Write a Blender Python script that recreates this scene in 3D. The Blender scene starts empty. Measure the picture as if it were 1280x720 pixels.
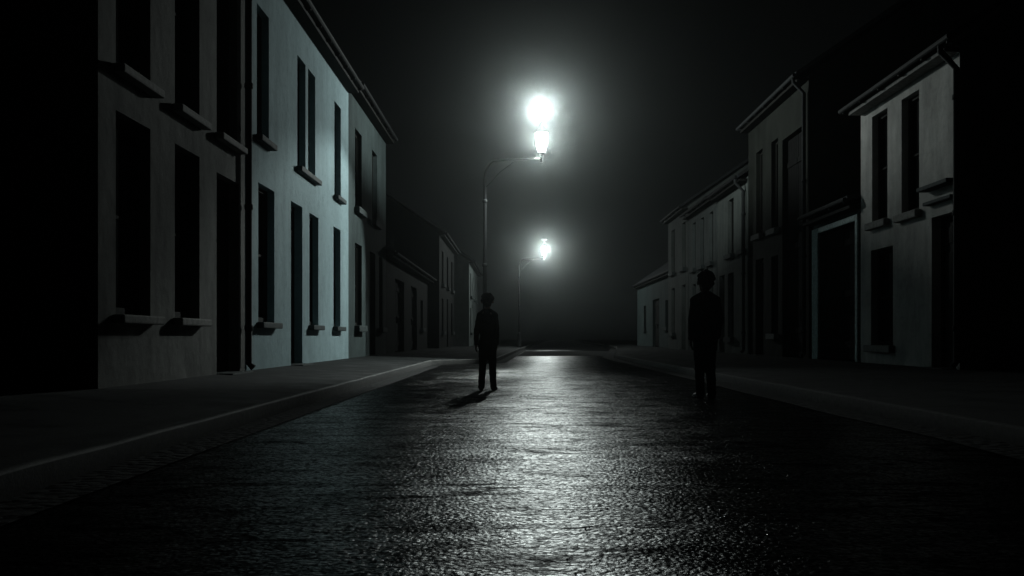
import bpy, bmesh, math, random
from mathutils import Vector, Matrix, noise
random.seed(7)
R = math.radians
scene = bpy.context.scene
C = scene.collection

# ------------------------------------------------------------------ helpers
def link(name, bm, m, parent=None, smooth=False):
    me = bpy.data.meshes.new(name)
    bmesh.ops.recalc_face_normals(bm, faces=bm.faces)
    bm.to_mesh(me); bm.free()
    if smooth:
        for p in me.polygons: p.use_smooth = True
    me.materials.append(m)
    o = bpy.data.objects.new(name, me); C.objects.link(o)
    if parent is not None: o.parent = parent
    return o

def empty(name, loc, label, cat, group=None, rz=0.0):
    o = bpy.data.objects.new(name, None); C.objects.link(o)
    o.empty_display_size = 0.2
    o.location = loc; o.rotation_euler = (0, 0, rz)
    o['label'] = label; o['category'] = cat
    if group: o['group'] = group
    return o

def setting(o, kind='structure'):
    o['kind'] = kind
    return o

def box(bm, x0, x1, y0, y1, z0, z1, bevel=0.0):
    r = bmesh.ops.create_cube(bm, size=1.0)
    vs = r['verts']
    for v in vs:
        v.co = Vector(((x0 + x1) / 2 + v.co.x * (x1 - x0), (y0 + y1) / 2 + v.co.y * (y1 - y0), (z0 + z1) / 2 + v.co.z * (z1 - z0)))
    if bevel > 0:
        es = list({e for v in vs for e in v.link_edges})
        bmesh.ops.bevel(bm, geom=es, offset=bevel, segments=2, affect='EDGES', profile=0.6)

def tube(bm, pts, rads, n=10, cap=True):
    pts = [Vector(p) for p in pts]
    if not isinstance(rads, (list, tuple)): rads = [rads] * len(pts)
    rings = []
    up = None
    for i, p in enumerate(pts):
        t = (pts[min(i + 1, len(pts) - 1)] - pts[max(i - 1, 0)]).normalized()
        if up is None:
            up = Vector((1, 0, 0)) if abs(t.x) < 0.9 else Vector((0, 1, 0))
        a = (up - t * up.dot(t)).normalized(); up = a
        b = t.cross(a)
        rings.append([bm.verts.new(p + (a * math.cos(k * 2 * math.pi / n) + b * math.sin(k * 2 * math.pi / n)) * rads[i]) for k in range(n)])
    for q, w in zip(rings, rings[1:]):
        for k in range(n):
            bm.faces.new((q[k], q[(k + 1) % n], w[(k + 1) % n], w[k]))
    if cap:
        bm.faces.new(rings[0][::-1]); bm.faces.new(rings[-1])

def lathe(bm, prof, cx, cy, n=16, ph=0.0):
    rings = []
    for r, z in prof:
        rings.append([bm.verts.new((cx + r * math.cos(ph + k * 2 * math.pi / n), cy + r * math.sin(ph + k * 2 * math.pi / n), z)) for k in range(n)])
    for q, w in zip(rings, rings[1:]):
        for k in range(n):
            bm.faces.new((q[k], q[(k + 1) % n], w[(k + 1) % n], w[k]))
    bm.faces.new(rings[0][::-1]); bm.faces.new(rings[-1])

# ------------------------------------------------------------------ materials
def newmat(name):
    m = bpy.data.materials.new(name); m.use_nodes = True
    nt = m.node_tree
    return m, nt, nt.nodes['Principled BSDF']

def N(nt, typ, **kw):
    n = nt.nodes.new(typ)
    for k, v in kw.items(): setattr(n, k, v)
    return n

def noise_tex(nt, vec, scale, detail=4.0, rough=0.55):
    n = N(nt, 'ShaderNodeTexNoise'); n.inputs['Scale'].default_value = scale
    n.inputs['Detail'].default_value = detail; n.inputs['Roughness'].default_value = rough
    nt.links.new(vec, n.inputs['Vector'])
    return n.outputs['Fac']

def mapped(nt, sx=1.0, sy=1.0, sz=1.0, rot=(0, 0, 0)):
    tc = N(nt, 'ShaderNodeTexCoord'); mp = N(nt, 'ShaderNodeMapping')
    mp.inputs['Scale'].default_value = (sx, sy, sz); mp.inputs['Rotation'].default_value = rot
    nt.links.new(tc.outputs['Object'], mp.inputs['Vector'])
    return mp.outputs['Vector']

def ramp(nt, fac, stops):
    r = N(nt, 'ShaderNodeValToRGB'); nt.links.new(fac, r.inputs['Fac'])
    el = r.color_ramp.elements
    while len(el) < len(stops): el.new(0.5)
    for e, (p, c) in zip(el, stops):
        e.position = p; e.color = (*c, 1.0) if isinstance(c, tuple) else (c, c, c, 1.0)
    return r.outputs['Color']

def mult(nt, a, b, fac=1.0):
    mx = N(nt, 'ShaderNodeMix', data_type='RGBA', blend_type='MULTIPLY')
    mx.inputs['Factor'].default_value = fac
    nt.links.new(a, mx.inputs['A']); nt.links.new(b, mx.inputs['B'])
    return mx.outputs['Result']

def bump(nt, h, strength, dist, prev=None):
    b = N(nt, 'ShaderNodeBump'); b.inputs['Strength'].default_value = strength; b.inputs['Distance'].default_value = dist
    nt.links.new(h, b.inputs['Height'])
    if prev is not None: nt.links.new(prev, b.inputs['Normal'])
    return b.outputs['Normal']

def render_mat(name, col, var=0.22, stain=0.5, rough=0.85):
    """painted lime render: uneven paint, damp patches, run streaks, trowelled surface"""
    m, nt, p = newmat(name)
    v1 = mapped(nt)
    a = noise_tex(nt, v1, 0.9, 5, 0.6)
    c = ramp(nt, a, [(0.3, tuple(x * (1 - var) for x in col)), (0.7, tuple(x * (1 + var * 0.5) for x in col))])
    vs = mapped(nt, 2.2, 2.2, 0.5)
    s = noise_tex(nt, vs, 1.0, 6, 0.65)
    sc = ramp(nt, s, [(0.36, 1.0 - stain), (0.58, 1.0)])
    d = noise_tex(nt, v1, 6.0, 5, 0.7)
    dc = ramp(nt, d, [(0.3, 0.72), (0.5, 1.0)])
    nt.links.new(mult(nt, mult(nt, c, sc, 0.6), dc, 0.7), p.inputs['Base Color'])
    p.inputs['Roughness'].default_value = rough; p.inputs['Specular IOR Level'].default_value = 0.1
    b1 = bump(nt, noise_tex(nt, v1, 2.2, 3), 0.5, 0.05)
    nt.links.new(bump(nt, noise_tex(nt, v1, 70.0, 3, 0.6), 0.45, 0.01, b1), p.inputs['Normal'])
    return m

def plain(name, col, rough=0.6, metal=0.0, nscale=14.0, var=0.35, bmp=0.15, bdist=0.01):
    m, nt, p = newmat(name)
    v = mapped(nt)
    a = noise_tex(nt, v, nscale, 5, 0.65)
    nt.links.new(ramp(nt, a, [(0.3, tuple(x * (1 - var) for x in col)), (0.7, tuple(min(1, x * (1 + var)) for x in col))]), p.inputs['Base Color'])
    p.inputs['Roughness'].default_value = rough; p.inputs['Metallic'].default_value = metal
    p.inputs['Specular IOR Level'].default_value = 0.5 if rough < 0.5 else 0.15
    if bmp: nt.links.new(bump(nt, noise_tex(nt, v, nscale * 3, 4), bmp, bdist), p.inputs['Normal'])
    return m

def slate_mat(name):
    m, nt, p = newmat(name)
    v = mapped(nt, 1, 1, 1, (0, 0, R(90)))
    br = N(nt, 'ShaderNodeTexBrick')
    for k, val in (('Scale', 1.0), ('Brick Width', 0.3), ('Row Height', 0.22), ('Mortar Size', 0.008)):
        br.inputs[k].default_value = val
    br.inputs['Color1'].default_value = (.02, .022, .025, 1); br.inputs['Color2'].default_value = (.035, .037, .04, 1)
    br.inputs['Mortar'].default_value = (.02, .02, .02, 1)
    nt.links.new(v, br.inputs['Vector'])
    nt.links.new(br.outputs['Color'], p.inputs['Base Color'])
    p.inputs['Roughness'].default_value = 0.8; p.inputs['Specular IOR Level'].default_value = 0.2
    inv = ramp(nt, br.outputs['Fac'], [(0, 1.0), (1, 0.0)])
    nt.links.new(bump(nt, inv, 0.6, 0.02), p.inputs['Normal'])
    return m

def road_mat():
    m, nt, p = newmat('wet_asphalt')
    v = mapped(nt)
    big = noise_tex(nt, mapped(nt, 0.35, 1.3, 1), 1.0, 4, 0.6)       # worn bands across the carriageway
    grain = noise_tex(nt, v, 75.0, 3, 0.7)
    col = ramp(nt, grain, [(0.35, 0.008), (0.7, 0.03)])
    wet = noise_tex(nt, v, 1.7, 5, 0.6)
    rgh = ramp(nt, wet, [(0.34, 0.30), (0.66, 0.44)]); gcol = ramp(nt, noise_tex(nt, mapped(nt, .7, 1.5, 1), 1.0, 5, .65), [(0.3, .75), (0.7, 1.0)])
    mid = ramp(nt, noise_tex(nt, mapped(nt, 2.2, 6.0, 1), 1.0, 6, .7), [(0.36, .34), (0.52, 1.0)])
    gcol = mult(nt, gcol, mid)
    vs_ = N(nt, 'ShaderNodeTexVoronoi'); vs_.inputs['Scale'].default_value = 62.0; nt.links.new(v, vs_.inputs['Vector'])
    sp = N(nt, 'ShaderNodeSeparateColor'); nt.links.new(vs_.outputs['Color'], sp.inputs['Color'])
    stone = ramp(nt, sp.outputs['Red'], [(0.15, .18), (0.85, 1.0)])
    gcol = mult(nt, gcol, stone)
    cn = noise_tex(nt, mapped(nt, .35, 1.25, 1), 1.0, 5, .6)
    gap = noise_tex(nt, mapped(nt, .8, .9, 1), 1.0, 3, .5)
    seam = ramp(nt, cn, [(.484, 1.0), (.495, .15), (.503, .15), (.514, 1.0)])
    sel = ramp(nt, gap, [(.46, 0.0), (.54, 1.0)])
    gcol2 = N(nt, 'ShaderNodeMix', data_type='RGBA', blend_type='MULTIPLY')
    nt.links.new(sel, gcol2.inputs['Factor']); nt.links.new(gcol, gcol2.inputs['A']); nt.links.new(seam, gcol2.inputs['B'])
    gcol = gcol2.outputs['Result']
    b0 = bump(nt, big, 0.25, 0.06)
    b1 = bump(nt, noise_tex(nt, mapped(nt, 1.1, 5.5, 1), 1.0, 5, 0.7), 0.5, 0.022, b0)
    vo = N(nt, 'ShaderNodeTexVoronoi'); vo.inputs['Scale'].default_value = 46.0
    nt.links.new(v, vo.inputs['Vector'])
    b1 = bump(nt, noise_tex(nt, mapped(nt, 16, 24, 1), 1.0, 4, 0.75), 0.5, 0.013, b1)
    b2 = bump(nt, ramp(nt, vo.outputs['Distance'], [(0, 1.0), (0.7, 0.0)]), 0.36, 0.0075, b1)
    b3 = bump(nt, grain, 0.35, 0.006, b2)
    b4 = b3
    df = N(nt, 'ShaderNodeBsdfDiffuse'); gl = N(nt, 'ShaderNodeBsdfAnisotropic', distribution='BECKMANN')
    fr = N(nt, 'ShaderNodeFresnel'); fr.inputs['IOR'].default_value = 1.45
    mx = N(nt, 'ShaderNodeMixShader')
    nt.links.new(col, df.inputs['Color']); nt.links.new(gcol, gl.inputs['Color']); nt.links.new(rgh, gl.inputs['Roughness'])
    for q in (df, gl, fr): nt.links.new(b4, q.inputs['Normal'])
    nt.links.new(fr.outputs['Fac'], mx.inputs['Fac']); nt.links.new(df.outputs['BSDF'], mx.inputs[1]); nt.links.new(gl.outputs['BSDF'], mx.inputs[2])
    nt.links.new(mx.outputs['Shader'], nt.nodes['Material Output'].inputs['Surface'])
    nt.nodes.remove(p)
    return m

def paving_mat(name, base, rough):
    m, nt, p = newmat(name)
    br = N(nt, 'ShaderNodeTexBrick')
    for k, val in (('Scale', 1.0), ('Brick Width', 0.9), ('Row Height', 0.6), ('Mortar Size', 0.012)):
        br.inputs[k].default_value = val
    br.inputs['Color1'].default_value = (*[x * .8 for x in base], 1); br.inputs['Color2'].default_value = (*[x * 1.15 for x in base], 1)
    br.inputs['Mortar'].default_value = (*[x * .35 for x in base], 1); p.inputs['Specular IOR Level'].default_value = 0.2
    v = mapped(nt); nt.links.new(v, br.inputs['Vector'])
    d = ramp(nt, noise_tex(nt, v, 3.0, 6, 0.7), [(0.3, 0.55), (0.65, 1.0)])
    nt.links.new(mult(nt, br.outputs['Color'], d, 0.9), p.inputs['Base Color'])
    nt.links.new(ramp(nt, noise_tex(nt, v, 2.0, 4), [(0.35, rough * .7), (0.65, rough * 1.2)]), p.inputs['Roughness'])
    inv = ramp(nt, br.outputs['Fac'], [(0, 1.0), (1, 0.0)])
    b1 = bump(nt, inv, 0.5, 0.01)
    nt.links.new(bump(nt, noise_tex(nt, v, 45.0, 4), 0.4, 0.008, b1), p.inputs['Normal'])
    return m

def glass_mat():
    m, nt, p = newmat('dark_window_glass')
    p.inputs['Base Color'].default_value = (.006, .007, .008, 1); p.inputs['Roughness'].default_value = 0.08
    nt.links.new(bump(nt, noise_tex(nt, mapped(nt), 2.5, 2), 0.12, 0.02), p.inputs['Normal'])
    p.inputs['Specular IOR Level'].default_value = 0.25
    return m

def glow_mat(name, col, strength):
    m, nt, p = newmat(name)
    p.inputs['Base Color'].default_value = (.8, .8, .8, 1)
    p.inputs['Emission Color'].default_value = (*col, 1); p.inputs['Emission Strength'].default_value = strength
    return m

def setts_mat():
    m, nt, p = newmat('gutter_setts')
    v = mapped(nt)
    vo = N(nt, 'ShaderNodeTexVoronoi'); vo.inputs['Scale'].default_value = 14.0; nt.links.new(v, vo.inputs['Vector'])
    col = ramp(nt, noise_tex(nt, v, 18.0, 5, 0.7), [(0.3, .008), (0.7, .032)])
    patch = ramp(nt, noise_tex(nt, v, 1.1, 3), [(0.35, .45), (0.6, 1.0)])
    nt.links.new(mult(nt, col, patch, 0.9), p.inputs['Base Color'])
    p.inputs['Roughness'].default_value = 0.8; p.inputs['Specular IOR Level'].default_value = 0.12
    b1 = bump(nt, ramp(nt, vo.outputs['Distance'], [(0, 1.0), (0.8, 0.0)]), 0.9, 0.02)
    nt.links.new(bump(nt, noise_tex(nt, v, 60.0, 4), 0.5, 0.008, b1), p.inputs['Normal'])
    return m

M = dict(
    render_grey=render_mat('weathered_grey_render', (.175, .177, .168)),
    render_blue=render_mat('pale_blue_render', (.30, .405, .43), var=0.10, stain=0.22),
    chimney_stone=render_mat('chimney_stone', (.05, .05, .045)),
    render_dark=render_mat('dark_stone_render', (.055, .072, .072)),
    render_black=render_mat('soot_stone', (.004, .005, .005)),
    render_cream=render_mat('stained_cream_render', (.48, .475, .455), var=0.3, stain=0.45),
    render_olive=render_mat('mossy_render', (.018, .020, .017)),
    render_pale=render_mat('pale_grey_render', (.12, .135, .128)),
    render_mid=render_mat('damp_grey_render', (.11, .125, .122)),
    stone=plain('sill_stone', (.20, .198, .19), 0.8),
    stone_pale=plain('pale_sill_stone', (.045, .055, .055), 0.8),
    timber=plain('black_gloss_timber', (.008, .008, .007), 0.85, nscale=8),
    bay=plain('tarred_boards', (.004, .004, .004), 0.9, nscale=5),
    door_red=plain('dark_oxblood_door_paint', (.010, .0095, .0095), 0.8),
    white=plain('teal_white_paint', (.42, .52, .52), 0.6),
    iron=plain('cast_iron', (.008, .008, .009), 0.8, 0.0),
    steel=plain('painted_post_steel', (.022, .024, .025), 0.75, 0.0),
    brass=plain('tarnished_brass', (.25, .18, .08), 0.4, 1.0),
    slate=slate_mat('wet_slate'), glass=glass_mat(), road=road_mat(),
    paving=paving_mat('damp_paving', (.007, .009, .009), 0.9),
    ground=plain('dark_earth', (.03, .032, .028), 0.95, nscale=2.0, bmp=0.5, bdist=0.05),
    kerb=plain('granite_kerb', (.08, .08, .078), 0.85, nscale=22, bmp=0.3, bdist=0.006),
    dry_asphalt=plain('dry_asphalt', (.012, .013, .013), 0.95, nscale=30, bmp=.4),
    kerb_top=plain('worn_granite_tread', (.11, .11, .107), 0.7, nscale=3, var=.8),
    setts=setts_mat(), grit=plain('wet_grit', (.13, .13, .125), 0.18, nscale=40),
    lamp_glass=glow_mat('lit_lantern_glass', (.93, 1.0, .97), 7.0),
    lamp_glass_far=glow_mat('lit_far_lantern_glass', (.93, 1.0, .97), 4.0),
    lamp_globe=glow_mat('lit_lamp_globe', (.95, 1.0, .98), 12.0),
    skin=plain('skin', (.20, .13, .10), 0.55, nscale=30, var=0.1, bmp=0.05),
    eye=plain('eye_white', (.5, .48, .45), 0.2, bmp=0),
    hair=plain('dark_hair', (.012, .010, .009), 0.65, nscale=60, bmp=0.7),
    jacket=plain('black_knit', (.012, .011, .011), 0.92, nscale=50, bmp=0.3),
    jersey=plain('dark_maroon_knit', (.020, .011, .011), 0.92, nscale=50, bmp=0.3),
    trousers=plain('black_denim', (.010, .010, .012), 0.9, nscale=60, bmp=0.25),
    shoe=plain('black_leather', (.012, .012, .012), 0.5, nscale=30),
)

# ------------------------------------------------------------------ street setting
def sstep(a, b, t):
    t = min(1, max(0, (t - a) / (b - a))); return t * t * (3 - 2 * t)
def lerp_tab(tab, y):
    for (a, u), (b, w) in zip(tab, tab[1:]):
        if y <= b: return u + (w - u) * max(0, (y - a)) / (b - a)
    return tab[-1][1]
def kl(y):   # left kerb line, with the pavement built out where the first lamp stands
    return -2.2 + 1.55 * sstep(23.3, 25.2, y) + lerp_tab([(0, 0), (25, 0), (57, 1.0), (120, 3.2), (260, 9)], y)
def kr(y):
    return lerp_tab([(0, 3.2), (31, 3.2), (46, 4.9), (62, 6.6), (120, 9.0), (260, 16)], y)

YS = []
y = -8.0
while y < 240:
    YS.append(y)
    y += 0.25 if (-2 < y < 34) else (0.8 if y < 70 else 4.0)
def strip(name, fx, m, n=1):
    """fx(y) -> list of (x, z) across the strip"""
    bm = bmesh.new(); prev = None
    for yy in YS:
        row = [bm.verts.new((x, yy, z)) for x, z in fx(yy)]
        if prev:
            for k in range(len(row) - 1): bm.faces.new((prev[k], prev[k + 1], row[k + 1], row[k]))
        prev = row
    o = link(name, bm, m, smooth=True)
    return setting(o)

def road_z(x, yy):
    a, b = kl(yy), kr(yy); t = (x - a) / (b - a)
    return 0.03 * (1 - (2 * t - 1) ** 2) + 0.012 * (noise.noise(Vector((x * 0.5, yy * 0.45, 3.1))))
def road_row(yy):
    a, b = kl(yy), kr(yy)
    return [(a + (b - a) * k / 22.0, road_z(a + (b - a) * k / 22.0, yy)) for k in range(23)]
strip('road', road_row, M['road'])
strip('gutter', lambda yy: [(kl(yy) + 0.0 + 0.3 * k / 4, road_z(kl(yy) + 0.3 * k / 4, yy) + 0.006) for k in range(5)], M['setts'])
strip('gutter', lambda yy: [(kr(yy) - 0.38 + 0.38 * k / 4, road_z(kr(yy) - 0.38 + 0.38 * k / 4, yy) + 0.006) for k in range(5)], M['setts'])
bm = bmesh.new(); prev = None
for i in range(24):      # darker matt band across the far carriageway
    yy = 33.5 + 12.5 * i / 23
    row = [bm.verts.new((x, yy, road_z(x, yy) + 0.005)) for x in [kl(yy) + .32 + (kr(yy) - kl(yy) - .72) * k / 22.0 for k in range(23)]]
    if prev:
        for k in range(22): bm.faces.new((prev[k], prev[k + 1], row[k + 1], row[k]))
    prev = row
setting(link('road_patch', bm, M['dry_asphalt'], smooth=True))
def kerb_row_l(yy):
    a = kl(yy); j = 0.006 * noise.noise(Vector((0, yy * 1.3, 0)))
    return [(a - 0.05, 0.0), (a - 0.05, 0.128 + j), (a - 0.015, 0.126 + j), (a - 0.002, 0.112 + j), (a, -0.03)]
def kerb_row_r(yy):
    a = kr(yy); j = 0.006 * noise.noise(Vector((5, yy * 1.3, 0)))
    return [(a, -0.03), (a + 0.002, 0.112 + j), (a + 0.015, 0.126 + j), (a + 0.05, 0.128 + j), (a + 0.05, 0.0)]
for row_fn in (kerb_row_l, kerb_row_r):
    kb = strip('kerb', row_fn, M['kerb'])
    kb.data.materials.append(M['kerb_top'])          # highlight painted as a paler top edge, left kerb only
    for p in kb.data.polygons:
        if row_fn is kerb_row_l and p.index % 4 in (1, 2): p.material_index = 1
strip('pavement', lambda yy: [(-30, 0.2), (-4.2, 0.2), (min(-4.1, kl(yy) - 0.5), 0.2), (kl(yy) - 0.052, 0.118)], M['paving'])
strip('pavement', lambda yy: [(kr(yy) + 0.052, 0.118), (max(6.9, kr(yy) + .5), 0.2), (max(7.0, kr(yy) + .6), 0.2), (34, 0.2)], M['paving'])
bm = bmesh.new()
vs = [bm.verts.new(p) for p in ((-170, -60, -0.12), (170, -60, -0.12), (170, 300, -0.12), (-170, 300, -0.12))]
bm.faces.new(vs); setting(link('ground', bm, M['ground']))

# loose wet grit and leaf scraps on the carriageway
bm = bmesh.new()
for i in range(520):
    if i % 3 == 0:
        yy = random.uniform(5, 17); x = kr(yy) - abs(random.gauss(0, 0.4)) - .02
    elif i % 3 == 1:
        yy = 2.6 + 9 * random.random() ** 1.6; x = random.uniform(-0.8, 2.9)
    else:
        yy = 2.4 + 3.4 * random.random(); x = random.uniform(0.1, 2.2)
    if x < kl(yy) + .02 or x > kr(yy) - .02: continue
    s = random.uniform(0.002, 0.0045) * (1.5 if yy > 7 else 1.0)
    r = bmesh.ops.create_icosphere(bm, subdivisions=1, radius=s)
    z = road_z(x, yy)
    for v in r['verts']:
        v.co = Vector((v.co.x * random.uniform(.7, 1.5) + x, v.co.y * random.uniform(.7, 1.3) + yy, v.co.z * 0.7 + z + s * 0.4))
o = link('loose_grit', bm, M['grit']); o['kind'] = 'stuff'; o['label'] = 'loose wet grit glinting on the road'; o['category'] = 'grit'

# ------------------------------------------------------------------ houses
def wall_mesh(s, X, y0, y1, z0, z1, depth, holes, rev, slope):
    """front at x = X facing the street (s=+1: faces +x, left side), holes = (ya, yb, za, zb)"""
    bm = bmesh.new()
    yc = sorted({y0, y1} | {h[0] for h in holes} | {h[1] for h in holes})
    zc = sorted({z0, z1} | {h[2] for h in holes} | {h[3] for h in holes})
    cache = {}
    def V(x, y, z):
        k = (round(x, 4), round(y, 4), round(z, 4))
        if k not in cache: cache[k] = bm.verts.new((x, y, z))
        return cache[k]
    for a, b in zip(yc, yc[1:]):
        for c, d in zip(zc, zc[1:]):
            my, mz = (a + b) / 2, (c + d) / 2
            if any(h[0] < my < h[1] and h[2] < mz < h[3] for h in holes): continue
            bm.faces.new((V(X, a, c), V(X, b, c), V(X, b, d), V(X, a, d)))
    Xi = X - s * rev
    for h in holes:
        ys = [t for t in yc if h[0] <= t <= h[1]]; zs = [t for t in zc if h[2] <= t <= h[3]]
        for a, b in zip(ys, ys[1:]):
            for z in (h[2], h[3]): bm.faces.new((V(X, a, z), V(X, b, z), V(Xi, b, z), V(Xi, a, z)))
        for c, d in zip(zs, zs[1:]):
            for yy in (h[0], h[1]): bm.faces.new((V(X, yy, c), V(X, yy, d), V(Xi, yy, d), V(Xi, yy, c)))
    Xb = X - s * depth
    ridge = z1 + slope * depth / 2
    Xm = X - s * depth / 2
    for yy in (y0, y1):
        fr = [V(X, yy, z) for z in zc]
        bm.faces.new(fr + [V(Xm, yy, ridge - .06), V(Xb, yy, z1), V(Xb, yy, z0)])
    bm.faces.new((V(Xb, y0, z0), V(Xb, y1, z0), V(Xb, y1, z1), V(Xb, y0, z1)))
    return bm

def sash(bm, x0, x1, ya, yb, za, zb, w=0.07, rail=True):
    box(bm, x0, x1, ya, ya + w, za, zb, 0.006); box(bm, x0, x1, yb - w, yb, za, zb, 0.006)
    box(bm, x0 + .002, x1 - .002, ya + w, yb - w, za, za + w * 1.2, 0.006); box(bm, x0 + .002, x1 - .002, ya + w, yb - w, zb - w, zb, 0.006)
    if rail:
        zm = (za + zb) / 2
        box(bm, x0 + .03, x1 - .03, ya + w, yb - w, zm - .02, zm + .02, 0.004)

def house(name, label, s, X, y0, y1, base, eave, depth, wm, wins, doors, sillm=None, cat='house', group=None,
          gutter_ends=None, pipes=(), chimneys=(), over=0.3, sill_h=0.15, sill_p=0.14, roof_drop=0.0, rev=0.17, plinth=True, slope=0.72):
    sillm = sillm or M['stone']
    root = empty(name, (X, (y0 + y1) / 2, base), label, cat, group)
    inv = Matrix.Translation(-Vector(root.location))
    def put(nm, bm, m, parent=root, smooth=False):
        bmesh.ops.transform(bm, matrix=inv, verts=bm.verts)
        o = link(nm, bm, m, parent, smooth); return o
    e = 0.012
    holes = [(w[0], w[1], w[2], w[3]) for w in wins] + [(d[0], d[1], d[2], d[3]) for d in doors]
    put('wall', wall_mesh(s, X, y0 + e, y1 - e, base - 0.25, eave, depth, holes, rev + .1, slope), wm)
    def fx(a, b):  # distance range behind (+) the front face -> x range
        p, q = X - s * a, X - s * b
        return min(p, q), max(p, q)
    for w in wins:
        ya, yb, za, zb = w[:4]; opt = w[4] if len(w) > 4 else ''
        bm = bmesh.new(); x0, x1 = fx(rev - .05, rev + .05)
        sash(bm, x0, x1, ya + .004, yb - .004, za + .004, zb - .004)
        wo = put('window', bm, M['timber'])
        bm = bmesh.new(); x0, x1 = fx(rev + .01, rev + .022); box(bm, x0, x1, ya + .06, yb - .06, za + .06, zb - .06)
        put('pane', bm, M['glass'], wo)
        if 'n' not in opt:
            ea = 0.10
            ya2 = ya - ea; yb2 = yb + ea
            if 'l' in opt: ya2 = ya - .104
            if 'r' in opt: yb2 = yb + .104
            bm = bmesh.new(); x0, x1 = fx(-sill_p, -0.002)
            box(bm, x0, x1, ya2, yb2, za - sill_h, za + .006, 0.018)
            put('sill', bm, sillm, wo)
    for d in doors:
        ya, yb, za, zb, kind = d
        x0, x1 = fx(rev - .02, rev + .05)
        bm = bmesh.new()
        if kind == 'panel':
            fl = zb - 0.55 if zb - za > 2.6 else zb - .06
            w = 0.09
            box(bm, x0, x1, ya + .004, ya + w, za, zb - .004, .006); box(bm, x0, x1, yb - w, yb - .004, za, zb - .004, .006)
            box(bm, x0 + .002, x1 - .002, ya + w, yb - w, zb - w, zb - .005, .006)
            if fl < zb - .1: box(bm, x0 + .002, x1 - .002, ya + w, yb - w, fl, fl + .09, .006)
            do = put('door', bm, M['door_red'])
            bm = bmesh.new(); xa, xb = fx(rev + .01, rev + .05)
            box(bm, xa, xb, ya + w, yb - w, za + .02, fl, 0.004)
            xp, xq = fx(rev - .004, rev + .02)
            ym = (ya + yb) / 2; H = fl - za
            for (pa, pb) in ((ya + w + .08, ym - .04), (ym + .04, yb - w - .08)):
                for (qa, qb) in ((.1, .38), (.46, .78), (.84, .95)):
                    box(bm, xp, xq, pa, pb, za + qa * H, za + qb * H, 0.012)
            put('door_leaf', bm, M['door_red'], do)
            if fl < zb - .1:
                bm = bmesh.new(); xa, xb = fx(rev + .02, rev + .03); box(bm, xa, xb, ya + w, yb - w, fl + .09, zb - w)
                put('fanlight', bm, M['glass'], do)
            bm = bmesh.new(); xc = X - s * (rev - .04)
            bmesh.ops.create_uvsphere(bm, u_segments=10, v_segments=8, radius=.035, matrix=Matrix.Translation((xc, ya + w + .1, za + .5 * H)))
            put('handle', bm, M['brass'], do, True)
            bm = bmesh.new(); xa, xb = fx(-.22, rev); box(bm, xa, xb, ya + .01, yb - .01, base - .1, za + .012, .015)
            put('doorstep', bm, M['stone_pale'], root)
        else:   # boarded loading or garage doors
            ym = (ya + yb) / 2
            for (pa, pb) in ((ya + .01, ym - .008), (ym + .008, yb - .01)):
                bm = bmesh.new(); n = max(3, int((pb - pa) / .14)); st = (pb - pa) / n
                for k in range(n): box(bm, x0, x1, pa + k * st + .004, pa + (k + 1) * st - .004, za + .03, zb - .02, .006)
                xp, xq = fx(rev - .05, rev - .018)
                for q in (.12, .5, .88): box(bm, xp, xq, pa + .02, pb - .02, za + q * (zb - za) - .07, za + q * (zb - za) + .07, .008)
                lo = put('door', bm, M['bay'])
                bm = bmesh.new(); xh = X - s * (rev - .07)
                tube(bm, [(xh, (pb if pb < ym else pa) - (.1 if pb < ym else -.1), za + 1.0), (xh, (pb if pb < ym else pa) - (.1 if pb < ym else -.1), za + 1.25)], .014, 8)
                put('handle', bm, M['iron'], lo)
    # roof: two slate slopes as slabs
    bm = bmesh.new(); th = 0.11
    Xm = X - s * depth / 2; ridge = eave + slope * depth / 2
    Xe = X + s * over; Xb = X - s * (depth + over)
    ze = eave - slope * over * 0.35 + .04
    prof = [(Xe, ze), (Xm, ridge), (Xb, ze), (Xb, ze + th), (Xm, ridge + th * 1.3), (Xe, ze + th)]
    ra = [bm.verts.new((x, y0 + .004, z)) for x, z in prof]; rb = [bm.verts.new((x, y1 - .004, z)) for x, z in prof]
    bm.faces.new(ra); bm.faces.new(rb[::-1])
    for k in range(6): bm.faces.new((ra[k], ra[(k + 1) % 6], rb[(k + 1) % 6], rb[k]))
    ro = put('roof', bm, M['slate'])
    for cy in chimneys:
        bm = bmesh.new()
        box(bm, Xm - .4, Xm + .4, cy - .55, cy + .55, ridge - .5, ridge + 1.0, .015)
        box(bm, Xm - .47, Xm + .47, cy - .62, cy + .62, ridge + 1.001, ridge + 1.12, .015)
        for q in (-.3, 0, .3): lathe(bm, [(.11, ridge + 1.121), (.13, ridge + 1.2), (.10, ridge + 1.45), (.12, ridge + 1.5)], Xm, cy + q, 10)
        put('chimney', bm, M['chimney_stone'], ro)
    # soffit board + gutter along the eave, rainwater pipes
    bm = bmesh.new(); p, q = sorted((X + s * .004, X + s * (over - .05))); box(bm, p, q, y0 + .01, y1 - .01, eave - .13, eave - .06, .006)
    put('soffit', bm, M['stone'] if s < 0 and y0 < 15 else M['timber'])
    bm = bmesh.new(); xg = X + s * (over + .04); ga, gb = gutter_ends or (y0 + .02, y1 - .02)
    tube(bm, [(xg, ga, ze + .03), (xg, gb, ze + .03)], .048, 10)
    for k in range(int((gb - ga) / 0.9) + 1):
        yy = ga + .1 + k * .9
        if yy < gb: box(bm, min(xg, xg - s * .09), max(xg, xg - s * .09), yy - .015, yy + .015, ze - .05, ze + .06)
    put('rain_gutter', bm, M['steel'] if s < 0 and y0 < 22 else M['iron'], root, False)
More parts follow.
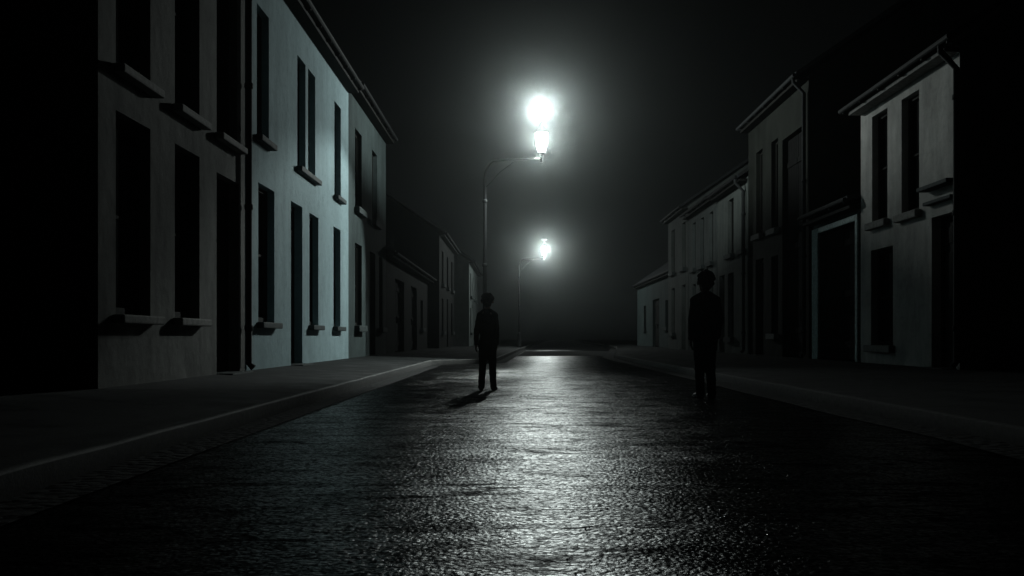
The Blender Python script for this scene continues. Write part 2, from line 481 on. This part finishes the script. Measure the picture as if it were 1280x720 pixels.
    for py in pipes:
        bm = bmesh.new(); xp = X + s * .09
        tube(bm, [(xg, py, ze - .02), (xg, py, ze - .12), (xp, py, eave - .42), (xp, py, base + .12), (X + s * .16, py, base + .05)], .05, 10)
        for zz in (base + .6, base + 2.4, base + 4.2):
            if zz < eave - .5: lathe(bm, [(.058, zz), (.066, zz + .015), (.066, zz + .07), (.058, zz + .085)], xp, py, 10)
        put('drainpipe', bm, M['steel'], root, True)
    return root, put, fx

L = -4.1; B = 0.2
W = lambda a, b, c, d, o='': (a, b, c, d, o)
house('terraced_house', 'weathered grey brown rendered house nearest on the left with heavy stone sills', 1, L, 8.96, 13.80, B, 6.95, 8.0, M['render_grey'],
      [W(9.37, 10.25, .93, 3.02), W(10.98, 11.83, .93, 3.02), W(9.37, 10.25, 3.47, 5.95), W(10.98, 11.83, 3.47, 5.95), W(12.5, 13.42, 3.47, 5.95)],
      [(12.5, 13.5, B, 2.95, 'panel')], sill_h=.085, sill_p=.13, chimneys=(9.6,), pipes=(13.68,))
house('terraced_house', 'pale blue rendered house lit by the lamp with a narrow twin window above its door', 1, L, 13.87, 22.2, B, 6.72, 8.0, M['render_blue'],
      [W(14.42, 15.12, 3.87, 5.95), W(17.06, 17.72, 3.87, 5.95, 'r'), W(17.93, 18.57, 3.87, 5.95, 'l'), W(20.5, 21.24, 3.87, 5.98),
       W(14.5, 15.46, .94, 3.15), W(18.05, 18.86, .94, 3.15), W(20.4, 21.2, .94, 3.17)],
      [(16.58, 17.46, B, 3.17, 'panel')], sillm=M['stone_pale'], sill_h=.09, sill_p=.12, chimneys=(21.3,))
house('terraced_house', 'dark stone house standing beyond the pale blue one at its unlit end', 1, L - .02, 22.25, 28.6, B, 6.85, 8.0, M['render_dark'],
      [W(23.2, 24.2, 4.0, 6.0), W(25.9, 26.85, 4.0, 6.0), W(23.2, 24.2, 1.0, 3.1), W(27.2, 27.9, 1.0, 3.1)],
      [(25.5, 26.5, B, 3.1, 'panel')], sillm=M['stone_pale'], chimneys=(28.0,))
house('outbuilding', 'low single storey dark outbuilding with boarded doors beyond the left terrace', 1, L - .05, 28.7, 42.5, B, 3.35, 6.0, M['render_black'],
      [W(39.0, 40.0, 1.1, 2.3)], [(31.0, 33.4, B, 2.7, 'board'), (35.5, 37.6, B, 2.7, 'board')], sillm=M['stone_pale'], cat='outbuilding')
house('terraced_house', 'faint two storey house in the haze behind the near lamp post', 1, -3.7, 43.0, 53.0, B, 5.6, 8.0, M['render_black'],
      [W(44.4, 45.4, 3.3, 4.9), W(47.5, 48.5, 3.3, 4.9), W(50.6, 51.6, 3.3, 4.9), W(44.4, 45.4, 1.0, 2.6), W(50.6, 51.6, 1.0, 2.6)],
      [(47.5, 48.5, B, 2.7, 'panel')], sillm=M['stone_pale'], chimneys=(43.8,))
house('terraced_house', 'furthest faint pale fronted house on the left of the street', 1, -2.9, 54.0, 66.0, B, 5.2, 8.0, M['render_mid'],
      [W(55.4, 56.4, 3.2, 4.6), W(59.5, 60.5, 3.2, 4.6), W(63.6, 64.6, 3.2, 4.6), W(55.4, 56.4, 1.0, 2.5), W(63.6, 64.6, 1.0, 2.5)],
      [(59.5, 60.5, B, 2.6, 'panel')], sillm=M['stone_pale'])

RX = 6.9
root, put, fx = house('terraced_house', 'stained cream rendered house at the far right with a moulding over its dark doorway', -1, RX, 14.37, 18.55, B, 5.3, 8.0, M['render_cream'],
      [W(17.2, 17.95, 2.92, 5.0), W(15.84, 16.57, 2.9, 4.98), W(16.95, 18.0, .55, 2.4)],
      [(14.5, 15.36, B, 2.7, 'panel')], pipes=(14.3,), sill_h=.13, sill_p=.12, gutter_ends=(14.0, 18.75))
bm = bmesh.new(); a, b = fx(-.2, -.003); box(bm, a, b, 14.42, 15.5, 3.14, 3.21, .015); a, b = fx(-.12, -.003); box(bm, a, b, 14.46, 15.45, 2.9, 2.96, .015)
put('door_hood', bm, M['stone_pale'])
root, put, fx = house('garage', 'low lean garage with pale painted surround between two right hand houses', -1, RX + .05, 18.6, 21.7, B, 3.45, 6.0, M['render_dark'],
      [], [(18.85, 21.2, B, 3.1, 'board')], cat='garage', sillm=M['timber'], slope=0.25)
bm = bmesh.new(); a, b = fx(-.06, -.003)
box(bm, a, b, 21.2, 21.62, B, 3.22, .012); box(bm, a, b, 18.72, 18.85, B, 3.22, .012); box(bm, a + .002, b, 18.851, 21.199, 3.1, 3.22, .012)
put('door_surround', bm, M['white'])
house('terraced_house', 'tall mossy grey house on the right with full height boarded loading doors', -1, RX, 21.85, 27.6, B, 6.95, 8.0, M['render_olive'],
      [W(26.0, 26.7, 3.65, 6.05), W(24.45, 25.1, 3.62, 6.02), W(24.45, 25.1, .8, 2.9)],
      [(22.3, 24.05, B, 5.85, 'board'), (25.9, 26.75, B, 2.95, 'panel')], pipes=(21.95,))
house('terraced_house', 'lower grey house directly behind the right hand figure', -1, RX, 27.7, 31.9, B, 5.55, 8.0, M['render_pale'],
      [W(29.5, 30.3, 3.4, 5.2), W(28.0, 28.5, 3.4, 5.2), W(29.5, 30.3, .7, 2.8)], [(30.8, 31.6, B, 2.8, 'panel')], sillm=M['stone_pale'], pipes=(27.85,))
house('terraced_house', 'narrow windowed damp grey house midway down the right terrace', -1, RX, 32.0, 37.3, B, 5.6, 8.0, M['render_mid'],
      [W(32.6, 33.3, 3.4, 5.2), W(34.2, 34.9, 3.4, 5.2), W(35.8, 36.5, 3.4, 5.2), W(32.6, 33.3, .9, 2.8), W(35.8, 36.5, .9, 2.8)],
      [(34.15, 35.0, B, 2.9, 'panel')], sillm=M['stone_pale'], chimneys=(36.6,))
house('terraced_house', 'furthest two storey pale house at the end of the right terrace', -1, RX, 37.4, 42.4, B, 6.05, 8.0, M['render_pale'],
      [W(38.0, 38.8, 3.6, 5.5), W(40.6, 41.5, 3.6, 5.5), W(40.6, 41.5, .9, 2.9)], [(38.0, 38.9, B, 2.9, 'panel')], sillm=M['stone_pale'])
house('outbuilding', 'low faint outbuilding in the haze past the right terrace', -1, RX + .6, 43.5, 58.0, B, 3.9, 6.0, M['render_dark'],
      [W(46, 47, 1.2, 2.6), W(54, 55, 1.2, 2.6)], [(49.0, 51.4, B, 2.8, 'board')], cat='outbuilding', sillm=M['stone_pale'])

# ------------------------------------------------------------------ street lamps
LAMPCOL = (0.90, 1.0, 0.965)
def street_lamp(loc, label, glass, globe):
    root = empty('street_lamp', loc, label, 'street lamp', 'street lamps along the left kerb')
    bm = bmesh.new()   # post foot is at the origin, lantern hangs over +x
    lathe(bm, [(.17, 0), (.17, .1), (.13, .16), (.12, .85), (.14, .9), (.10, .98), (.07, 1.1)], 0, 0, 14)
    pts = [(0, 0, 1.05), (0, 0, 3.0), (0, 0, 5.1), (0.0, 0, 5.75)]
    for k in range(1, 9):
        t = k / 8 * math.pi / 2
        pts.append((0.35 - .35 * math.cos(t), 0, 5.75 + .62 * math.sin(t)))
    pts += [(0.9, 0, 6.40), (1.4, 0, 6.42), (1.84, 0, 6.42)]
    tube(bm, pts, [.068, .06, .052, .05] + [.045] * 8 + [.036, .032, .03], 12)
    link('post', bm, M['iron'], root, True)
    bm = bmesh.new()
    lathe(bm, [(.062, 2.95), (.085, 2.98), (.085, 3.04), (.062, 3.07)], 0, 0, 12)
    link('collar', bm, M['steel'], root, True)
    bm = bmesh.new()
    lathe(bm, [(.056, 5.0), (.08, 5.03), (.08, 5.09), (.056, 5.12)], 0, 0, 12)
    link('collar', bm, M['steel'], root, True)
    bm = bmesh.new()
    tube(bm, [(0.03, 0, 5.5), (0.25, 0, 5.72), (0.5, 0, 6.0), (0.78, 0, 6.2), (1.0, 0, 6.37)], .018, 8)
    link('brace', bm, M['steel'], root, True)
    lx = 1.85
    bm = bmesh.new()   # lantern: spigot, base ring, glazing bars, cap and finial
    lathe(bm, [(.03, 6.3), (.055, 6.34), (.055, 6.46), (.03, 6.5), (.04, 6.56), (.12, 6.58), (.12, 6.62)], lx, 0, 12)
    for k in range(6):
        t = k * math.pi / 3
        tube(bm, [(lx + .125 * math.cos(t), .125 * math.sin(t), 6.6), (lx + .215 * math.cos(t), .215 * math.sin(t), 7.02), (lx + .215 * math.cos(t), .215 * math.sin(t), 7.25)], .009, 6)
    lan = link('lantern', bm, M['steel'], root)
    bm = bmesh.new()
    lathe(bm, [(.235, 7.25), (.25, 7.28), (.20, 7.33), (.12, 7.47), (.06, 7.55), (.035, 7.6), (.045, 7.64), (.0, 7.69)], lx, 0, 12)
    link('lantern_cap', bm, M['steel'], lan, True)
    bm = bmesh.new()
    lathe(bm, [(.06, 6.625), (.115, 6.64), (.17, 6.85), (.20, 7.03), (.205, 7.24)], lx, 0, 24)
    link('lantern_glass', bm, glass, lan, True)
    bm = bmesh.new()
    lathe(bm, [(.03, 7.66), (.03, 7.76), (.16, 7.79), (.27, 7.86), (.265, 7.872), (.15, 7.81), (.0, 7.80)], lx, 0, 20)
    link('reflector_dish', bm, M['steel'], lan, True)  # dish added to keep the upper light off the lower walls
    if globe:
        bm = bmesh.new()
        bmesh.ops.create_uvsphere(bm, u_segments=20, v_segments=14, radius=.035, matrix=Matrix.Translation((lx, 0, 7.845)))
        link('bulb', bm, globe, lan, True)  # glowing ball added above the cap to centre the halo
    root.scale = LS
    return root

def lamp_light(name, typ, loc, power, rad, size=None, blend=0.1):
    d = bpy.data.lights.new(name, typ); d.energy = power; d.color = LAMPCOL; d.shadow_soft_size = rad
    if typ == 'SPOT': d.spot_size = size; d.spot_blend = blend
    o = bpy.data.objects.new(name, d); C.objects.link(o); o.location = loc
    return o
A1 = Vector((-.913, 25.0, 0.12)); A2 = Vector((0.05, 56.7, 0.12))
LS = Vector((.8333, .8333, .847))   # real size of the lamp against its drawing
street_lamp(A1, 'near tall street lamp behind the left figure with arm and blazing lantern', M['lamp_glass'], M['lamp_globe'])
street_lamp(A2, 'smaller far street lamp glowing deep in the haze', M['lamp_glass_far'], M['lamp_globe'])
P = dict(wall=6600.0, road=360.0, globe=1120.0, far=780.0)
def aim(o, target):
    o.rotation_euler = (Vector(target) - o.location).to_track_quat('-Z', 'Y').to_euler()
# added spots at the lantern: one floods the left hand terrace, one the road
aim(lamp_light('lantern_light', 'SPOT', A1 + Vector((1.542, 0, 5.49)), P['wall'], .06, R(74), .35), (-4.1, 20.5, 0.3))
aim(lamp_light('lantern_light', 'SPOT', A1 + Vector((1.542, -.24, 5.86)), P['road'], .06, R(56), .9), (2.4, 8.0, 0.3))
lamp_light('globe_light', 'POINT', A1 + Vector((1.542, 0, 6.745)), P['globe'], .03)  # added light above the lantern for the halo and upper walls
lamp_light('far_lantern_light', 'POINT', A2 + Vector((1.542, -.4, 5.93)), P['far'], .05)

# ------------------------------------------------------------------ people
def sph(bm, c, r, sx=1, sy=1, sz=1, rot=None):
    m = Matrix.Translation(c)
    if rot is not None: m = m @ rot
    m = m @ Matrix.Diagonal((sx, sy, sz, 1))
    bmesh.ops.create_uvsphere(bm, u_segments=16, v_segments=12, radius=r, matrix=m)
def limb(bm, pts, rads, n=12):
    for i, (p, r) in enumerate(zip(pts, rads)): sph(bm, Vector(p), r)
    for (p, r), (q, t) in zip(zip(pts, rads), list(zip(pts, rads))[1:]): tube(bm, [p, q], [r, t], n)
def loft(bm, rings, n=20):
    rs = []
    for (c, rx, ry) in rings:
        rs.append([bm.verts.new((c[0] + rx * math.cos(k * 2 * math.pi / n), c[1] + ry * math.sin(k * 2 * math.pi / n), c[2])) for k in range(n)])
    for q, w in zip(rs, rs[1:]):
        for k in range(n): bm.faces.new((q[k], q[(k + 1) % n], w[(k + 1) % n], w[k]))
    bm.faces.new(rs[0][::-1]); bm.faces.new(rs[-1])

def fuse(name, bm, m, parent, voxel=0.007, smooth=4, wrinkle=0.0):
    """one continuous skin out of the overlapping volumes"""
    bmesh.ops.recalc_face_normals(bm, faces=bm.faces)
    me = bpy.data.meshes.new(name + '_source'); bm.to_mesh(me); bm.free()
    t = bpy.data.objects.new(name + '_source', me); C.objects.link(t)
    md = t.modifiers.new('r', 'REMESH'); md.mode = 'VOXEL'; md.voxel_size = voxel
    sm = t.modifiers.new('s', 'SMOOTH'); sm.iterations = smooth; sm.factor = 0.5
    dg = bpy.context.evaluated_depsgraph_get()
    out = bpy.data.meshes.new_from_object(t.evaluated_get(dg), depsgraph=dg)
    bpy.data.objects.remove(t); bpy.data.meshes.remove(me)
    if wrinkle:
        out.update()
        nr = [v.normal.copy() for v in out.vertices]
        for v, nn in zip(out.vertices, nr):
            v.co += nn * wrinkle * noise.noise(Vector((v.co.x * 9, v.co.y * 9, v.co.z * 22)))
    out.name = name
    out.materials.clear(); out.materials.append(m)
    for p in out.polygons: p.use_smooth = True
    o = bpy.data.objects.new(name, out); C.objects.link(o); o.parent = parent
    return o

def person(loc, rz, H, label, cfg):
    root = empty('person', loc, label, 'person', None, rz)
    k = H
    def S(x, y, z): return Vector((x * k, y * k, z * k))
    sw = cfg['sw']; hipx = cfg['hip']; fx_ = cfg['foot']
    hz = cfg['head_z']; hr = cfg['head_r']; sh = cfg['sh_z']; hem = cfg['hem']
    arms = cfg['arms']
    b = bmesh.new()
    # head: skull, face, jaw, nose, ears, neck  (faces +y)
    sph(b, S(0, -.008, hz + .008), hr * k, .92, 1.06, 1.0)
    sph(b, S(0, .022, hz - .035), hr * .72 * k, .86, .9, 1.0)
    sph(b, S(0, .045, hz - .066), hr * .30 * k, 1.15, .8, .8)
    sph(b, S(0, hr * 1.02 + .006, hz - .018), .0095 * k, .9, 1.1, 1.3)
    sph(b, S(0, hr * .95, hz - .042), .012 * k, 1.5, .6, .45)
    for s in (-1, 1):
        sph(b, S(s * hr * .94, -.004, hz - .012), .016 * k, .45, .8, 1.25)
    limb(b, [S(0, -.012, sh + .005), S(0, -.006, hz - .05)], [.034 * k, .030 * k])
    # trunk
    loft(b, [(S(0, 0, .44), hipx * k * 1.5, .055 * k), (S(0, 0, .50), hipx * k * 1.75, .062 * k), (S(0, 0, .60), hipx * k * 1.55, .055 * k),
             (S(0, -.004, .70), sw * .78 * k, .062 * k), (S(0, -.008, sh - .04), sw * .82 * k, .055 * k), (S(0, -.01, sh), sw * .5 * k, .04 * k), (S(0, -.01, sh + .015), .035 * k, .034 * k)])
    sl = bmesh.new()
    for s, (ex, ey, ez, wx, wy, wz) in zip((-1, 1), arms):
        shp = S(s * sw * .86, -.006, sh - .052); el = S(ex, ey, ez); wr = S(wx, wy, wz)
        limb(b, [shp, el, wr], [.030 * k, .023 * k, .016 * k])
        limb(sl, [shp, (shp + el) / 2, el, wr.lerp(el, .06)], [.036 * k, .032 * k, .028 * k, .024 * k])
        # hand: palm plus four curled fingers and a thumb at its side
        d = (wr - el).normalized()
        fwd = Vector((0, 1, 0)); inn = Vector((-s, 0, 0))
        fwd = (fwd - d * fwd.dot(d)).normalized(); inn = (inn - d * inn.dot(d)).normalized()
        u = .0105 * k
        palm = wr + d * 2.1 * u
        for q in (-1.0, -.33, .33, 1.0):
            limb(b, [wr + fwd * q * .7 * u, palm + d * 1.9 * u + fwd * q * 1.35 * u], [.95 * u, .85 * u], 8)
        for q, ln in zip((1.35, .47, -.45, -1.3), (1.0, 1.12, 1.05, .82)):
            p0 = palm + d * 1.9 * u + fwd * q * u * 1.05
            p1 = p0 + (d * 1.9 + inn * .25) * u * ln
            p2 = p1 + (d * 1.35 + inn * .65) * u * ln
            p3 = p2 + (d * .8 + inn * .8) * u * ln
            limb(b, [p0, p1, p2, p3], [.62 * u, .56 * u, .5 * u, .42 * u], 8)
        t0 = wr + d * 1.0 * u + fwd * .9 * u; t1 = t0 + (d * 1.3 + fwd * 1.3 + inn * .4) * u; t2 = t1 + (d * 1.5 + fwd * .5 + inn * .5) * u
        limb(b, [t0, t1, t2], [.75 * u, .62 * u, .48 * u], 8)
    tr = bmesh.new()
    for s, f in zip((-1, 1), fx_):
        hp = S(s * hipx, 0, .47); kn = S(s * hipx * .5 + f[0] * .5, f[1] * .5 + .010, .265); an = S(f[0], f[1] - .012, .05)
        limb(b, [hp, kn, an, S(f[0], f[1] + .02, .022)], [.052 * k, .034 * k, .022 * k, .018 * k])
        limb(tr, [hp + S(0, 0, .01), hp.lerp(kn, .5), kn, kn.lerp(an, .5), an + S(0, 0, -.014)], [.060 * k, .049 * k, .040 * k, .037 * k, .034 * k])
        sb = bmesh.new()
        limb(sb, [S(f[0], f[1] - .030, .020), S(f[0] + f[2] * .5, f[1] + .03, .021), S(f[0] + f[2], f[1] + .085, .017)], [.024 * k, .027 * k, .021 * k])
        limb(sb, [S(f[0], f[1] - .015, .022), S(f[0], f[1] - .015, .052)], [.027 * k, .027 * k])
        for v in sb.verts: v.co.z = max(v.co.z, 0.0)
        fuse('shoe', sb, M['shoe'], root, .006, 2)
    loft(tr, [(S(0, 0, .425), hipx * k * 1.35, .058 * k), (S(0, 0, .48), hipx * k * 1.95, .068 * k), (S(0, 0, .56), hipx * k * 1.8, .064 * k)])
    fuse('body', b, M['skin'], root, .005, 2)
    fuse('trousers', tr, M['trousers'], root, .008, 3, .006)
    loft(sl, [(S(0, 0, hem), cfg['hemw'] * k, .072 * k), (S(0, 0, hem + .04), cfg['hemw'] * 1.02 * k, .075 * k), (S(0, 0, .60), sw * .82 * k, .070 * k),
              (S(0, -.004, .70), sw * .88 * k, .074 * k), (S(0, -.008, sh - .055), sw * .88 * k, .064 * k), (S(0, -.01, sh - .012), sw * .52 * k, .048 * k), (S(0, -.01, sh + .018), .045 * k, .044 * k)])
    for s in (-1, 1): limb(sl, [S(0, -.01, sh + .004), S(s * sw * .82, -.006, sh - .05)], [.030 * k, .038 * k])
    fuse('jumper', sl, cfg['top'], root, .008, 3, .007)
    hb = bmesh.new()
    rnd = random.Random(cfg['seed'])
    sph(hb, S(0, -.018, hz + .016), hr * 1.03 * k, .95, 1.05, 1.0)
    sph(hb, S(0, -hr * .42, hz - hr * .35), hr * .78 * k, 1.0, .8, 1.0)
    for i in range(cfg['locks']):
        a = rnd.uniform(0, 2 * math.pi); el = math.asin(rnd.uniform(-.75, 1.0))
        dx, dy, dz = math.cos(a) * math.cos(el), math.sin(a) * math.cos(el), math.sin(el)
        if dy > .2 and dz < .5: continue          # face stays clear
        if dz < -.1 and dy > -.35: continue       # ears stay clear
        c = S(dx * hr * .95, -.016 + dy * hr * .98, hz + .014 + dz * hr * .98)
        lr = rnd.uniform(.010, .017) * k
        sph(hb, c, lr)
        out_ = max(0.15, dz) * cfg['spike']
        tip = c + Vector((dx * out_ + rnd.uniform(-.5, .5), dy * out_ * .6 + rnd.uniform(-.4, .4), dz * out_ * .6 + rnd.uniform(-.9, .3))) * lr
        tube(hb, [c, tip], [lr * .8, lr * .3], 7)
    fuse('hair', hb, M['hair'], root, .006, 1)
    for s in (-1, 1):
        eb = bmesh.new(); sph(eb, S(s * hr * .36, hr * .93, hz - .004), .0085 * k)
        link('eye', eb, M['eye'], root, True)
    return root

lz = road_z(-.39, 11.9); rz_ = road_z(2.08, 10.4)
person((-.395, 11.75, lz + .002), R(-6), 1.235, 'shorter dark figure standing mid road with one arm held off its side', dict(
    sw=.090, hip=.040, head_z=.925, head_r=.063, sh_z=.825, hem=.36, hemw=.078, top=M['jersey'], seed=3, locks=80, spike=1.3,
    foot=((-.062, 0, -.012), (.062, .01, .012)),
    arms=((-.112, -.01, .62, -.124, .03, .475), (.098, -.005, .62, .092, .03, .475))))
person((2.07, 10.2, rz_ + .002), R(8), 1.42, 'taller dark figure with tousled hair standing at the right of the road', dict(
    sw=.102, hip=.042, head_z=.915, head_r=.065, sh_z=.815, hem=.37, hemw=.084, top=M['jacket'], seed=11, locks=130, spike=2.0,
    foot=((-.040, .01, -.008), (.044, -.015, .010)),
    arms=((-.114, -.012, .61, -.106, .025, .465), (.118, -.016, .615, .104, .02, .475))))

# ------------------------------------------------------------------ haze, sky, camera
bm = bmesh.new(); box(bm, -175, 175, -65, 305, -1.12, 13.0)
m = bpy.data.materials.new('night_haze'); m.use_nodes = True
nt = m.node_tree; nt.nodes.clear()
out = N(nt, 'ShaderNodeOutputMaterial'); pv = N(nt, 'ShaderNodeVolumePrincipled')
pv.inputs['Color'].default_value = (.86, .93, .92, 1); pv.inputs['Density'].default_value = 0.0019; pv.inputs['Anisotropy'].default_value = 0.972
nt.links.new(pv.outputs['Volume'], out.inputs['Volume'])
hz_ = link('haze', bm, m); hz_['kind'] = 'stuff'; hz_['label'] = 'thin night mist filling the street'; hz_['category'] = 'mist'

w = bpy.data.worlds.new('World'); scene.world = w; w.use_nodes = True
nt = w.node_tree; bg = nt.nodes['Background']
sky = N(nt, 'ShaderNodeTexSky'); sky.sky_type = 'NISHITA'; sky.sun_disc = False
sky.sun_elevation = R(-6); sky.sun_rotation = R(0)
hs = N(nt, 'ShaderNodeHueSaturation'); hs.inputs['Saturation'].default_value = 0.0      # overcast night: no colour left in the sky
tint = N(nt, 'ShaderNodeMix', data_type='RGBA', blend_type='MULTIPLY'); tint.inputs['Factor'].default_value = 1.0
tint.inputs['B'].default_value = (.85, 1.0, .99, 1)
nt.links.new(sky.outputs['Color'], hs.inputs['Color']); nt.links.new(hs.outputs['Color'], tint.inputs['A'])
nt.links.new(tint.outputs['Result'], bg.inputs['Color']); bg.inputs['Strength'].default_value = 0.08

cam = bpy.data.cameras.new('camera'); co = bpy.data.objects.new('camera', cam); C.objects.link(co)
co.location = (0, 0, 0.7); co.rotation_euler = (R(90), 0, 0)
cam.sensor_width = 36; cam.lens = 36 * 1150 / 1280
cam.shift_x = -8 / 1280; cam.shift_y = 62 / 1280
cam.clip_start = 0.05; cam.clip_end = 1000
scene.camera = co
vs_ = scene.view_settings
vs_.view_transform = 'Standard'; vs_.look = 'None'; vs_.gamma = 1; vs_.exposure = 0; vs_.use_curve_mapping = False
cy = scene.cycles
cy.use_denoising = True
cy.max_bounces = 5; cy.volume_bounces = 0; cy.diffuse_bounces = 2; cy.glossy_bounces = 3
cy.sample_clamp_indirect = 3.0
